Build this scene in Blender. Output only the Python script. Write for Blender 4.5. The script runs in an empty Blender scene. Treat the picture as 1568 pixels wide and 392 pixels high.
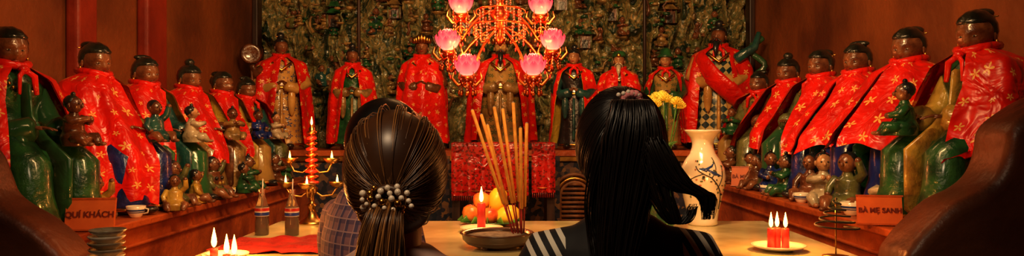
import bpy, math, random
from math import sin, cos, pi, radians
from mathutils import Vector, Matrix, noise, Quaternion
random.seed(7)
scene = bpy.context.scene
scene.view_settings.view_transform = 'Standard'
scene.view_settings.exposure = 0.22
scene.view_settings.gamma = 0.9

# ------------------------------------------------------------------ materials
MATS = {}
def newmat(key):
    m = bpy.data.materials.new(key); m.use_nodes = True
    MATS[key] = m
    nt = m.node_tree
    return m, nt, nt.nodes['Principled BSDF']
def ramp(nt, stops):
    r = nt.nodes.new('ShaderNodeValToRGB')
    el = r.color_ramp.elements
    el[0].position, el[0].color = stops[0][0], (*stops[0][1], 1)
    el[1].position, el[1].color = stops[-1][0], (*stops[-1][1], 1)
    for p, c in stops[1:-1]:
        e = el.new(p); e.color = (*c, 1)
    return r
def mat(key, c1, c2=None, rough=.4, scale=12, metal=0, bump=0, bscale=None, coat=0, spec=.5, stretch=(1,1,1), detail=5):
    m, nt, b = newmat(key)
    c2 = c2 or tuple(x*.45 for x in c1)
    tc = nt.nodes.new('ShaderNodeTexCoord')
    mp = nt.nodes.new('ShaderNodeMapping'); mp.inputs['Scale'].default_value = stretch
    nt.links.new(tc.outputs['Object'], mp.inputs[0])
    n = nt.nodes.new('ShaderNodeTexNoise'); n.inputs['Scale'].default_value = scale; n.inputs['Detail'].default_value = detail
    nt.links.new(mp.outputs[0], n.inputs['Vector'])
    r = ramp(nt, [(.35, c2), (.62, c1)])
    nt.links.new(n.outputs[0], r.inputs[0]); nt.links.new(r.outputs[0], b.inputs['Base Color'])
    b.inputs['Roughness'].default_value = rough; b.inputs['Metallic'].default_value = metal
    b.inputs['Coat Weight'].default_value = coat; b.inputs['Coat Roughness'].default_value = .12
    b.inputs['Specular IOR Level'].default_value = spec
    if bump:
        n2 = nt.nodes.new('ShaderNodeTexNoise'); n2.inputs['Scale'].default_value = bscale or scale*4; n2.inputs['Detail'].default_value = 6
        nt.links.new(mp.outputs[0], n2.inputs['Vector'])
        bp = nt.nodes.new('ShaderNodeBump'); bp.inputs['Strength'].default_value = bump; bp.inputs['Distance'].default_value = .02
        nt.links.new(n2.outputs[0], bp.inputs['Height']); nt.links.new(bp.outputs[0], b.inputs['Normal'])
    return m
def emis(key, col, strength, base=(.8,.5,.3)):
    m, nt, b = newmat(key)
    b.inputs['Base Color'].default_value = (*base, 1)
    b.inputs['Emission Color'].default_value = (*col, 1); b.inputs['Emission Strength'].default_value = strength
    return m
def glaze(key, c1, c2=None, scale=14): return mat(key, c1, c2, rough=.24, scale=scale, coat=.7, bump=.3, bscale=45)
glaze('glz_green', (.03,.15,.045), (.008,.045,.02)); glaze('glz_teal', (.025,.12,.11), (.01,.04,.045))
glaze('glz_blue', (.015,.04,.26), (.008,.014,.08)); glaze('glz_yellow', (.6,.4,.07), (.28,.15,.03))
glaze('glz_brown', (.2,.07,.026), (.07,.024,.01)); glaze('glz_skin', (.30,.115,.045), (.12,.04,.018), 16)
glaze('glz_skinlight', (.6,.33,.15), (.3,.13,.06)); glaze('glz_skingold', (.7,.43,.15), (.35,.18,.06), 18); glaze('glz_hair', (.03,.034,.024), (.008,.009,.007))
glaze('glz_black', (.02,.022,.025), (.008,.008,.01)); glaze('glz_white', (.65,.57,.4), (.33,.27,.16))
glaze('glz_red', (.5,.03,.015), (.25,.01,.008)); glaze('glz_olive', (.18,.19,.06), (.05,.06,.022))
glaze('glz_ochre', (.42,.26,.08), (.13,.08,.028))
mat('gold', (.85,.5,.12), (.45,.22,.05), rough=.3, metal=1); mat('brass', (.6,.38,.12), (.3,.16,.05), rough=.3, metal=1)
mat('redgold', (.9,.27,.07), (.55,.09,.03), rough=.3, metal=1)
mat('steel', (.55,.5,.45), (.35,.3,.27), rough=.25, metal=1)
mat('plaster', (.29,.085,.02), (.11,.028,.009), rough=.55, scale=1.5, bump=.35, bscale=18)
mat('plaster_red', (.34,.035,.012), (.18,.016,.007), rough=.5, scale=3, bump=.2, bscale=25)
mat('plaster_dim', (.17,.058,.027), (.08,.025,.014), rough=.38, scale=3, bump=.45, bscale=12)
mat('ledge_paint', (.55,.12,.023), (.26,.045,.011), rough=.42, scale=5, bump=.35, bscale=26)
mat('ceiling_paint', (.07,.04,.02), None, rough=.8, scale=2)
mat('floor_tile', (.22,.07,.04), (.12,.035,.02), rough=.35, scale=4)
mat('darkwood', (.05,.02,.012), (.02,.008,.006), rough=.4, scale=8, stretch=(4,4,.5))
mat('tabletop', (.75,.68,.36), (.5,.44,.21), rough=.22, scale=5, coat=.4)
mat('redcloth', (.5,.018,.008), (.28,.008,.005), rough=.85, scale=9, bump=.5, bscale=70)
mat('porcelain', (.92,.88,.74), (.82,.77,.6), rough=.15, coat=.7, scale=5)
mat('bluepaint', (.04,.1,.35), (.03,.05,.2), rough=.2); mat('blackpaint', (.02,.015,.015), rough=.3)
mat('leafpaint', (.1,.14,.05), (.05,.07,.03), rough=.3); mat('flowerpaint', (.55,.12,.08), (.4,.2,.08), rough=.3)
mat('skin', (.62,.34,.2), (.55,.28,.16), rough=.5, scale=8)
mat('eyewhite', (.7,.64,.5), rough=.3); mat('lip', (.5,.12,.08), rough=.4)
mat('hair_dark', (.012,.009,.008), (.006,.005,.005), rough=.32, spec=.6)
mat('hair_brown', (.07,.028,.01), (.04,.015,.006), rough=.35); mat('hair_mid', (.17,.07,.02), (.10,.038,.011), rough=.35)
mat('hair_gold', (.46,.21,.055), (.28,.12,.027), rough=.35)
mat('pearl', (.95,.86,.74), (.85,.74,.6), rough=.12, coat=1); mat('pinkcloth', (.8,.3,.32), (.6,.2,.22), rough=.7)
mat('shirt_pink', (.6,.42,.36), (.5,.3,.26), rough=.8); mat('pants', (.03,.03,.05), rough=.8)
mat('candle_red', (.7,.05,.04), (.55,.03,.02), rough=.4, scale=20)
mat('stick_yellow', (.8,.4,.06), (.62,.27,.04), rough=.7, scale=40); mat('stick_red', (.45,.02,.015), rough=.6)
mat('sand', (.3,.25,.2), (.15,.12,.1), rough=.9, scale=60); mat('burner', (.09,.035,.015), (.04,.015,.01), rough=.3, coat=.4)
mat('apple', (.5,.04,.02), (.6,.3,.05), rough=.3, scale=12); mat('mango', (.85,.55,.05), (.75,.38,.03), rough=.35)
mat('leaf', (.1,.3,.04), (.04,.15,.02), rough=.4); mat('flower_yellow', (.9,.78,.12), (.75,.55,.06), rough=.6, scale=30)
mat('signboard', (.68,.17,.035), (.52,.11,.025), rough=.5, scale=10); mat('signtext', (.2,.015,.008), rough=.6)
mat('coil', (.12,.1,.06), (.06,.05,.03), rough=.9); mat('niche_brown', (.3,.12,.04), (.14,.05,.02), rough=.5)
mat('label_white', (.8,.78,.75), rough=.4); mat('label_blue', (.02,.06,.4), rough=.4); mat('label_red', (.6,.03,.02), rough=.4)
emis('flame', (1,.42,.08), 9); emis('bulb', (1,.5,.25), 25)
m, nt, b = newmat('lotus')
tc = nt.nodes.new('ShaderNodeTexCoord'); sp = nt.nodes.new('ShaderNodeSeparateXYZ')
nt.links.new(tc.outputs['UV'], sp.inputs[0])
r = ramp(nt, [(.1,(1,.55,.33)), (.45,(.95,.25,.22)), (.95,(.85,.04,.08))])
nt.links.new(sp.outputs[1], r.inputs[0]); nt.links.new(r.outputs[0], b.inputs['Base Color']); nt.links.new(r.outputs[0], b.inputs['Emission Color'])
b.inputs['Emission Strength'].default_value = 1.0; b.inputs['Roughness'].default_value = .3
m, nt, b = newmat('glass'); b.inputs['Base Color'].default_value = (.75,.6,.45,1); b.inputs['Transmission Weight'].default_value = .9; b.inputs['Roughness'].default_value = .05
m, nt, b = newmat('cola'); b.inputs['Base Color'].default_value = (.08,.02,.01,1); b.inputs['Roughness'].default_value = .1
m, nt, b = newmat('crystal'); b.inputs['Base Color'].default_value = (.8,.35,.25,1); b.inputs['Metallic'].default_value = .7; b.inputs['Roughness'].default_value = .12

def M_(nt, op, a, b=None):
    n = nt.nodes.new('ShaderNodeMath'); n.operation = op
    for i, x in enumerate((a, b)):
        if x is None: continue
        if isinstance(x, (int, float)): n.inputs[i].default_value = x
        else: nt.links.new(x, n.inputs[i])
    return n.outputs[0]
def mixc(nt, fac, a, b):
    n = nt.nodes.new('ShaderNodeMix'); n.data_type = 'RGBA'
    nt.links.new(fac, n.inputs[0])
    for i, x in ((6, a), (7, b)):
        if isinstance(x, tuple): n.inputs[i].default_value = (*x, 1)
        else: nt.links.new(x, n.inputs[i])
    return n.outputs[2]
def satin(key, base, dark, motif, sc=12.5, size=.0155, k=2.5, rough=.3, bump=.6):
    m, nt, b = newmat(key)
    tc = nt.nodes.new('ShaderNodeTexCoord')
    vo = nt.nodes.new('ShaderNodeTexVoronoi'); vo.voronoi_dimensions = '2D'
    vo.inputs['Scale'].default_value = sc; vo.inputs['Randomness'].default_value = .55
    nt.links.new(tc.outputs['UV'], vo.inputs['Vector'])
    sub = nt.nodes.new('ShaderNodeVectorMath'); sub.operation = 'SUBTRACT'
    nt.links.new(tc.outputs['UV'], sub.inputs[0]); nt.links.new(vo.outputs['Position'], sub.inputs[1])
    s = nt.nodes.new('ShaderNodeSeparateXYZ'); nt.links.new(sub.outputs[0], s.inputs[0])
    th = M_(nt, 'ARCTAN2', s.outputs[1], s.outputs[0])
    rr = M_(nt, 'SQRT', M_(nt, 'ADD', M_(nt, 'POWER', M_(nt,'ABSOLUTE',s.outputs[0]), 2), M_(nt, 'POWER', M_(nt,'ABSOLUTE',s.outputs[1]), 2)))
    cs = nt.nodes.new('ShaderNodeSeparateColor'); nt.links.new(vo.outputs['Color'], cs.inputs[0])
    ang = M_(nt, 'ADD', M_(nt, 'MULTIPLY', th, k), M_(nt, 'MULTIPLY', cs.outputs[0], 6.0))
    sz = M_(nt, 'MULTIPLY', M_(nt, 'ADD', cs.outputs[1], .5), size)
    lim = M_(nt, 'MULTIPLY', M_(nt, 'POWER', M_(nt, 'ABSOLUTE', M_(nt, 'COSINE', ang)), 1.5), sz)
    mask = M_(nt, 'LESS_THAN', rr, lim)
    mask = M_(nt, 'MULTIPLY', mask, M_(nt, 'GREATER_THAN', rr, size*.12))
    n = nt.nodes.new('ShaderNodeTexNoise'); n.inputs['Scale'].default_value = 9
    nt.links.new(tc.outputs['Object'], n.inputs['Vector'])
    r = ramp(nt, [(.3, dark), (.65, base)]); nt.links.new(n.outputs[0], r.inputs[0])
    nt.links.new(mixc(nt, mask, r.outputs[0], motif), b.inputs['Base Color'])
    b.inputs['Roughness'].default_value = rough; b.inputs['Sheen Weight'].default_value = .15
    b.inputs['Sheen Tint'].default_value = (1,.3,.2,1)
    n2 = nt.nodes.new('ShaderNodeTexNoise'); n2.inputs['Scale'].default_value = 11; n2.inputs['Distortion'].default_value = 1.2
    nt.links.new(tc.outputs['Object'], n2.inputs['Vector'])
    bp = nt.nodes.new('ShaderNodeBump'); bp.inputs['Strength'].default_value = bump; bp.inputs['Distance'].default_value = .03
    nt.links.new(n2.outputs[0], bp.inputs['Height']); nt.links.new(bp.outputs[0], b.inputs['Normal'])
satin('cape_red', (.85,.014,.005), (.55,.007,.003), (.9,.52,.14))
satin('cape_yellow', (.75,.5,.06), (.6,.36,.04), (.45,.3,.1))
satin('cloth_calligraphy', (.5,.012,.008), (.36,.008,.006), (.17,.008,.004), sc=24, size=.02, k=1.5)
satin('robe_greengold', (.03,.15,.05), (.012,.06,.025), (.7,.48,.12), sc=20, size=.016, rough=.2, bump=.2)
satin('robe_bluegold', (.012,.03,.22), (.008,.012,.09), (.6,.42,.14), sc=20, size=.016, rough=.2, bump=.2)
satin('robe_ochre', (.45,.29,.08), (.22,.13,.04), (.06,.12,.05), sc=20, size=.016, rough=.2, bump=.2)
satin('robe_gold', (.7,.42,.11), (.4,.2,.05), (.04,.08,.2), sc=24, size=.017, k=2, rough=.22, bump=.3)
m, nt, b = newmat('checker')
tc = nt.nodes.new('ShaderNodeTexCoord'); ck = nt.nodes.new('ShaderNodeTexChecker'); ck.inputs['Scale'].default_value = 26
mp = nt.nodes.new('ShaderNodeMapping'); mp.inputs['Rotation'].default_value = (0,0,pi/4)
ck.inputs[1].default_value = (.6,.5,.22,1); ck.inputs[2].default_value = (.02,.05,.06,1)
nt.links.new(tc.outputs['UV'], mp.inputs[0]); nt.links.new(mp.outputs[0], ck.inputs[0]); nt.links.new(ck.outputs[0], b.inputs['Base Color']); b.inputs['Roughness'].default_value = .25
m, nt, b = newmat('plaid')
tc = nt.nodes.new('ShaderNodeTexCoord'); s = nt.nodes.new('ShaderNodeSeparateXYZ'); nt.links.new(tc.outputs['Object'], s.inputs[0])
def band(o, per, w, off=0.0):
    return M_(nt, 'LESS_THAN', M_(nt, 'FLOORED_MODULO', M_(nt, 'ADD', o, 10+off), per), w)
c = mixc(nt, band(s.outputs[0], .03, .012), (.4,.2,.22), (.14,.1,.18))
f2 = M_(nt, 'MULTIPLY', band(s.outputs[2], .03, .012), .6); c = mixc(nt, f2, c, (.09,.07,.15))
c = mixc(nt, band(s.outputs[2], .03, .003, .02), c, (.6,.35,.33)); c = mixc(nt, band(s.outputs[0], .03, .003, .02), c, (.6,.35,.33))
nt.links.new(c, b.inputs['Base Color']); b.inputs['Roughness'].default_value = .8
m, nt, b = newmat('shirt_black')
tc = nt.nodes.new('ShaderNodeTexCoord'); s = nt.nodes.new('ShaderNodeSeparateXYZ'); nt.links.new(tc.outputs['Object'], s.inputs[0])
ax = M_(nt, 'MULTIPLY', s.outputs[0], .88); az = M_(nt, 'MULTIPLY', s.outputs[2], -.47)
p = M_(nt, 'ADD', M_(nt, 'ADD', ax, az), 10)
side = M_(nt, 'GREATER_THAN', M_(nt, 'ABSOLUTE', s.outputs[0]), .125)
st = M_(nt, 'LESS_THAN', M_(nt, 'FLOORED_MODULO', p, .024), .011)
lim = M_(nt, 'LESS_THAN', M_(nt, 'ABSOLUTE', s.outputs[0]), .21)
hi = M_(nt, 'GREATER_THAN', s.outputs[2], .8)
st = M_(nt, 'MULTIPLY', M_(nt, 'MULTIPLY', st, side), M_(nt, 'MULTIPLY', lim, hi))
nt.links.new(mixc(nt, st, (.008,.008,.01), (.75,.72,.62)), b.inputs['Base Color']); b.inputs['Roughness'].default_value = .75
# glazed grotto relief
m, nt, b = newmat('relief')
tc = nt.nodes.new('ShaderNodeTexCoord')
n = nt.nodes.new('ShaderNodeTexNoise'); n.inputs['Scale'].default_value = 5; n.inputs['Detail'].default_value = 8; n.inputs['Roughness'].default_value = .62; n.inputs['Distortion'].default_value = .8
mp = nt.nodes.new('ShaderNodeMapping'); mp.inputs['Scale'].default_value = (1.5,1,.8)
nt.links.new(tc.outputs['Object'], mp.inputs[0]); nt.links.new(mp.outputs[0], n.inputs['Vector'])
r = ramp(nt, [(.34,(.01,.016,.01)), (.43,(.03,.065,.035)), (.48,(.34,.25,.09)), (.52,(.08,.13,.06)), (.57,(.42,.3,.1)), (.62,(.05,.11,.08)), (.68,(.45,.32,.12)), (.76,(.13,.06,.02))])
nt.links.new(n.outputs[0], r.inputs[0]); nt.links.new(r.outputs[0], b.inputs['Base Color'])
b.inputs['Roughness'].default_value = .2; b.inputs['Coat Weight'].default_value = .8; b.inputs['Coat Roughness'].default_value = .1
n2 = nt.nodes.new('ShaderNodeTexNoise'); n2.inputs['Scale'].default_value = 20; n2.inputs['Detail'].default_value = 6
nt.links.new(tc.outputs['Object'], n2.inputs['Vector'])
bp = nt.nodes.new('ShaderNodeBump'); bp.inputs['Strength'].default_value = .7; bp.inputs['Distance'].default_value = .04
nt.links.new(n2.outputs[0], bp.inputs['Height']); nt.links.new(bp.outputs[0], b.inputs['Normal'])
m, nt, b = newmat('mosaic')
tc = nt.nodes.new('ShaderNodeTexCoord'); v = nt.nodes.new('ShaderNodeTexVoronoi'); v.inputs['Scale'].default_value = 30
nt.links.new(tc.outputs['Object'], v.inputs['Vector'])
s = nt.nodes.new('ShaderNodeSeparateColor'); nt.links.new(v.outputs['Color'], s.inputs[0])
r = ramp(nt, [(.2,(.02,.03,.05)), (.6,(.05,.05,.08)), (.9,(.25,.14,.07))]); nt.links.new(s.outputs[0], r.inputs[0]); nt.links.new(r.outputs[0], b.inputs['Base Color']); b.inputs['Roughness'].default_value = .25

# ------------------------------------------------------------------ mesh builder
class MB:
    def __init__(s): s.v=[]; s.f=[]; s.fm=[]; s.fs=[]; s.uv=[]; s.M=Matrix.Identity(4)
    def add(s, p, uv=(0,0)): s.v.append(tuple(s.M @ Vector(p))); s.uv.append(uv); return len(s.v)-1
    def face(s, idx, m, sm=True): s.f.append(idx); s.fm.append(m); s.fs.append(sm)
    def grid(s, rows, m, closed=True, uvs=None, sm=True, cap0=False, cap1=False):
        ids=[]
        for i,row in enumerate(rows):
            ids.append([s.add(p, uvs[i][j] if uvs else (0,0)) for j,p in enumerate(row)])
        n=len(rows[0])
        for i in range(len(rows)-1):
            for j in range(n if closed else n-1):
                k=(j+1)%n
                s.face((ids[i][j],ids[i][k],ids[i+1][k],ids[i+1][j]), m, sm)
        for flag,row,idr,rev in ((cap0,rows[0],ids[0],True),(cap1,rows[-1],ids[-1],False)):
            if flag:
                c=sum((Vector(p) for p in row),Vector())/n
                ci=s.add(c)
                for j in range(n):
                    k=(j+1)%n
                    s.face((ci,idr[k],idr[j]) if rev else (ci,idr[j],idr[k]), m, sm)
    def ell(s, c, r, m, n=16, nz=0, fn=None, seed=0):
        if isinstance(r,(int,float)): r=(r,r,r)
        rows=[]; k=max(4,n*2//3)
        for i in range(k+1):
            a=-pi/2+pi*i/k; a=max(-pi/2+.02,min(pi/2-.02,a)); row=[]
            for j in range(n):
                t=2*pi*j/n; d=Vector((cos(a)*cos(t),cos(a)*sin(t),sin(a)))
                w=1+(nz*noise.noise(d*2.3+Vector((seed,seed*2,0))) if nz else 0)
                p=Vector((d.x*r[0]*w,d.y*r[1]*w,d.z*r[2]*w))
                if fn: p=fn(d,p)
                row.append(p+Vector(c))
            rows.append(row)
        s.grid(rows,m,cap0=True,cap1=True)
    def tube(s, pts, rad, m, n=10, flat=1.0):
        pts=[Vector(p) for p in pts]
        if isinstance(rad,(int,float)): rad=[rad]*len(pts)
        rows=[]
        T=[(pts[min(i+1,len(pts)-1)]-pts[max(i-1,0)]).normalized() for i in range(len(pts))]
        up=Vector((0,0,1)) if abs(T[0].z)<.9 else Vector((0,1,0))
        N=(up-T[0]*up.dot(T[0])).normalized()
        def ring(c,t,N,r): 
            B=t.cross(N); return [c+N*(r*cos(2*pi*j/n))+B*(r*flat*sin(2*pi*j/n)) for j in range(n)]
        rows.append(ring(pts[0]-T[0]*rad[0]*.35,T[0],N,rad[0]*.6))
        for i,p in enumerate(pts):
            N=(N-T[i]*N.dot(T[i])).normalized()
            rows.append(ring(p,T[i],N,rad[i]))
        rows.append(ring(pts[-1]+T[-1]*rad[-1]*.35,T[-1],N,rad[-1]*.6))
        s.grid(rows,m,cap0=True,cap1=True)
    def lathe(s, prof, c, m, n=28, cap0=True, cap1=False, fn=None, sm=True):
        rows=[]
        for r,z in prof:
            rows.append([Vector((c[0]+r*cos(2*pi*j/n)*(fn(j/n,z) if fn else 1),c[1]+r*sin(2*pi*j/n)*(fn(j/n,z) if fn else 1),c[2]+z)) for j in range(n)])
        s.grid(rows,m,cap0=cap0,cap1=cap1,sm=sm)
    def box(s, a, b, m):
        x0,y0,z0=a; x1,y1,z1=b
        q=[s.add(p) for p in ((x0,y0,z0),(x1,y0,z0),(x1,y1,z0),(x0,y1,z0),(x0,y0,z1),(x1,y0,z1),(x1,y1,z1),(x0,y1,z1))]
        for f in ((0,3,2,1),(4,5,6,7),(0,1,5,4),(1,2,6,5),(2,3,7,6),(3,0,4,7)): s.face(tuple(q[i] for i in f), m, False)
    def merge(s, o, M=None):
        base=len(s.v); M=s.M @ (M or Matrix.Identity(4))
        s.v += [tuple(M@Vector(p)) for p in o.v]; s.uv += o.uv
        s.f += [tuple(i+base for i in f) for f in o.f]; s.fm += o.fm; s.fs += o.fs
    def obj(s, name, parent=None, loc=(0,0,0), rot=0, sc=1):
        me=bpy.data.meshes.new(name); me.from_pydata(s.v,[],s.f)
        keys=[]; 
        for k in s.fm:
            if k not in keys: keys.append(k)
        for k in keys: me.materials.append(MATS[k])
        ix={k:i for i,k in enumerate(keys)}
        me.polygons.foreach_set('material_index',[ix[k] for k in s.fm]); me.polygons.foreach_set('use_smooth',s.fs)
        ul=me.uv_layers.new(name='UVMap'); vi=[0]*len(me.loops); me.loops.foreach_get('vertex_index',vi)
        fl=[]; 
        for i in vi: fl += s.uv[i]
        ul.data.foreach_set('uv',fl)
        me.update()
        o=bpy.data.objects.new(name,me); scene.collection.objects.link(o)
        o.location=loc; o.rotation_euler=(0,0,rot); o.scale=(sc,sc,sc)
        if parent: o.parent=parent
        return o
def empty(name, loc=(0,0,0), rot=0, sc=1):
    e=bpy.data.objects.new(name,None); scene.collection.objects.link(e); e.location=loc; e.rotation_euler=(0,0,rot); e.scale=(sc,)*3
    e.empty_display_size=.05
    return e
def boxobj(name,a,b,m,bev=0):
    mb=MB(); mb.box(a,b,m); o=mb.obj(name)
    if bev:
        md=o.modifiers.new('bev','BEVEL'); md.width=bev; md.segments=3
    return o
def T(x,y,z): return Matrix.Translation((x,y,z))
def R(a,ax): return Matrix.Rotation(radians(a),4,ax)
def S(k): return Matrix.Scale(k,4)
def remesh(o, vox, smooth=6):
    md=o.modifiers.new('r','REMESH'); md.mode='VOXEL'; md.voxel_size=vox; md.use_smooth_shade=True
    m2=o.modifiers.new('s','SMOOTH'); m2.factor=.6; m2.iterations=smooth
def clamp(x,a=0,b=1): return max(a,min(b,x))
# ------------------------------------------------------------------ head / hand / figures (front = -Y)
def head(mb, c, s, skin, hair=None, n=40, eyes=True, lips='lip', bun=None, fat=1.0):
    k=int(n*.8); rows=[]
    g=lambda a,b,w: math.exp(-((a-b)/w)**2)
    for i in range(k+1):
        a=-pi/2+pi*i/k; a=max(-pi/2+.02,min(pi/2-.02,a)); row=[]
        for j in range(n):
            t=2*pi*j/n; x,y,z=cos(a)*cos(t),cos(a)*sin(t),sin(a)
            jaw=1-.26*max(0,-z)**1.3
            px,py,pz=x*.37*jaw*fat,y*.45*(1-.12*max(0,-z)),z*.5
            if y<0:
                f=min(1,-y*2)
                py-= f*(.11*g(px,0,.05)*g(pz,-.09,.075)+.05*g(px,0,.03)*g(pz,.0,.08))
                py+= f*(.065*g(abs(px),.14,.07)*g(pz,.01,.05))
                py-= f*(.035*g(abs(px),.14,.09)*g(pz,.10,.04)+.04*g(px,0,.08)*g(pz,-.235,.035)+.05*g(px,0,.09)*g(pz,-.42,.08)+.03*g(abs(px),.2,.07)*g(pz,-.12,.08))
                py+= f*.025*g(px,0,.08)*g(pz,-.31,.03)
            row.append(Vector((c[0]+px*s,c[1]+py*s,c[2]+pz*s)))
        rows.append(row)
    mb.grid(rows,skin,cap0=True,cap1=True)
    for sx in (-1,1):
        mb.ell((c[0]+sx*.375*s,c[1]+.03*s,c[2]-.06*s),(.04*s,.07*s,.15*s),skin,8)
        if eyes:
            mb.ell((c[0]+sx*.14*s,c[1]-.372*s,c[2]+.01*s),(.055*s,.03*s,.018*s),'eyewhite',8)
            mb.ell((c[0]+sx*.14*s,c[1]-.393*s,c[2]+.01*s),(.024*s,.02*s,.019*s),'blackpaint',6)
            mb.tube([(c[0]+sx*.07*s,c[1]-.42*s,c[2]+.10*s),(c[0]+sx*.14*s,c[1]-.41*s,c[2]+.13*s),(c[0]+sx*.21*s,c[1]-.36*s,c[2]+.11*s)],.012*s,'blackpaint',5)
    if lips:
        mb.tube([(c[0]-.09*s,c[1]-.40*s,c[2]-.24*s),(c[0],c[1]-.445*s,c[2]-.235*s),(c[0]+.09*s,c[1]-.40*s,c[2]-.24*s)],[.008*s,.026*s,.008*s],lips,6)
    if hair:
        def fn(d,p):
            w=1+.014*sin(18*math.atan2(d.x,d.z+.2))
            low=clamp((.50-d.z)/.25); fr=clamp((-d.y-.05)/.3)
            return p*w*(1-.34*low*fr)
        mb.ell((c[0],c[1]+.02*s,c[2]+.07*s),(.425*s,.475*s,.475*s),hair,36,fn=fn)
        if bun=='top': 
            mb.ell((c[0],c[1]+.12*s,c[2]+.58*s),(.18*s,.18*s,.15*s),hair,12); mb.ell((c[0],c[1]+.1*s,c[2]+.50*s),(.13*s,.13*s,.04*s),'gold',10)
        if bun=='back':
            mb.ell((c[0],c[1]+.5*s,c[2]+.12*s),(.2*s,.18*s,.2*s),hair,14); mb.ell((c[0],c[1]+.34*s,c[2]+.40*s),(.26*s,.2*s,.13*s),hair,12)
            mb.tube([(c[0]-.3*s,c[1]+.42*s,c[2]+.32*s),(c[0]+.3*s,c[1]+.42*s,c[2]+.32*s)],.02*s,'gold',6)
        if bun=='side':
            mb.ell((c[0],c[1]+.2*s,c[2]+.5*s),(.32*s,.14*s,.1*s),hair,14); mb.ell((c[0],c[1]+.46*s,c[2]-.1*s),(.2*s,.15*s,.22*s),hair,12)
def hand(mb, pos, fwd, nor, s, m, side=1, curl=.35):
    fwd=Vector(fwd).normalized(); nor=Vector(nor); nor=(nor-fwd*nor.dot(fwd)).normalized(); x=fwd.cross(nor)
    old=mb.M; F=Matrix(((x.x,fwd.x,nor.x,pos[0]),(x.y,fwd.y,nor.y,pos[1]),(x.z,fwd.z,nor.z,pos[2]),(0,0,0,1)))
    mb.M=old@F
    mb.ell((0,.25*s,0),(.22*s,.3*s,.09*s),m,12)
    for i,(fx,L) in enumerate(((-.155,.36),(-.055,.43),(.05,.41),(.15,.32))):
        b=.46*s
        mb.tube([(fx*s,.4*s,0),(fx*s,b+L*.35*s,-.03*s),(fx*s,b+L*.7*s,-.03*s-curl*.15*s),(fx*s,b+L*s,-curl*.4*s)],[.05*s,.048*s,.043*s,.035*s],m,6)
    mb.tube([(side*-.15*s,.1*s,0),(side*-.28*s,.25*s,-.04*s),(side*-.3*s,.42*s,-.08*s)],[.065*s,.055*s,.042*s],m,6)
    mb.M=old
def robe(mb, rings, m, n=36, amp=.05, k=9, seed=0):
    rows=[];uvs=[]
    zs=[r[0] for r in rings]
    steps=26; out=[]
    for q in range(steps+1):
        z=zs[0]+(zs[-1]-zs[0])*q/steps
        for i in range(len(rings)-1):
            if z<=zs[i+1]+1e-6: break
        t=(z-zs[i])/(zs[i+1]-zs[i]); t=t*t*(3-2*t)
        out.append(tuple(rings[i][j]*(1-t)+rings[i+1][j]*t for j in range(4))[:4])
    H=zs[-1]
    for (zz,rx,ry,cy),q in zip(out,range(steps+1)):
        z=zs[0]+(zs[-1]-zs[0])*q/steps; row=[];uv=[]
        w=amp*max(0,1-z/(H*.75))
        for j in range(n):
            a=2*pi*j/n; f=1+w*cos(k*a+seed+2*sin(3*a+z*5))
            row.append(Vector((rx*f*sin(a),cy-ry*f*cos(a),z))); uv.append((a*.13,z))
        rows.append(row);uvs.append(uv)
    mb.grid(rows,m,uvs=uvs,cap0=True,cap1=True)
def cape(mb, rings, m, lining, opn, amp=.06, k=8, seed=0, nose=80):
    steps=26
    for layer,(mm,off) in enumerate(((m,0),(lining,-.005))):
        rows=[];uvs=[]
        for q in range(steps+1):
            t=q/steps; u=t*(len(rings)-1); i=min(int(u),len(rings)-2); e=u-i
            z,rx,ry,cy=[rings[i][j]*(1-e)+rings[i+1][j]*e for j in range(4)]
            o=opn(t); lo,hi=(o if isinstance(o,tuple) else (o,o)); lo=radians(lo); hi=radians(hi); row=[];uv=[]
            for j in range(nose+1):
                s_=j/nose; a=hi+(2*pi-lo-hi)*s_
                w=amp*min(1,t*1.6+.15)
                f=1+w*cos(k*a+seed+1.3*sin(2*a+t*2))+w*.9*noise.noise(Vector((sin(a)*2.2,cos(a)*2.2+seed,t*2.5)))
                f+=.035*noise.noise(Vector((sin(a)*4+t*5,cos(a)*4+seed,t*7)))
                f+=.05*clamp((s_-.86)/.14)*t
                zz=z+.014*sin(5*a+seed)*t+.03*noise.noise(Vector((a*1.5,seed,0)))*t
                row.append(Vector(((rx+off)*f*sin(a),cy-(ry+off)*f*cos(a),zz))); uv.append((a*.2+seed,z))
            rows.append(row);uvs.append(uv)
        mb.grid(rows,mm,closed=False,uvs=uvs)
    z=rings[1][0]; y=rings[1][3]-rings[1][2]
    mb.ell((0,y-.01,z-.01),(.022,.016,.018),m,10)
    for sx in (-1,1):
        mb.tube([(0,y-.012,z-.01),(sx*.03,y-.025,z-.035),(sx*.035,y-.03,z-.1)],[.01,.013,.009],m,8,flat=.5)
    for sx in (-1,1):
        mb.tube([(sx*.0,y-.002,z),(sx*.05,y+.03,z+.012),(sx*.06,y+.08,z+.02),(sx*.03,y+.13,z+.025),(0,y+.135,z+.025)],.016,m,8)
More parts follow.
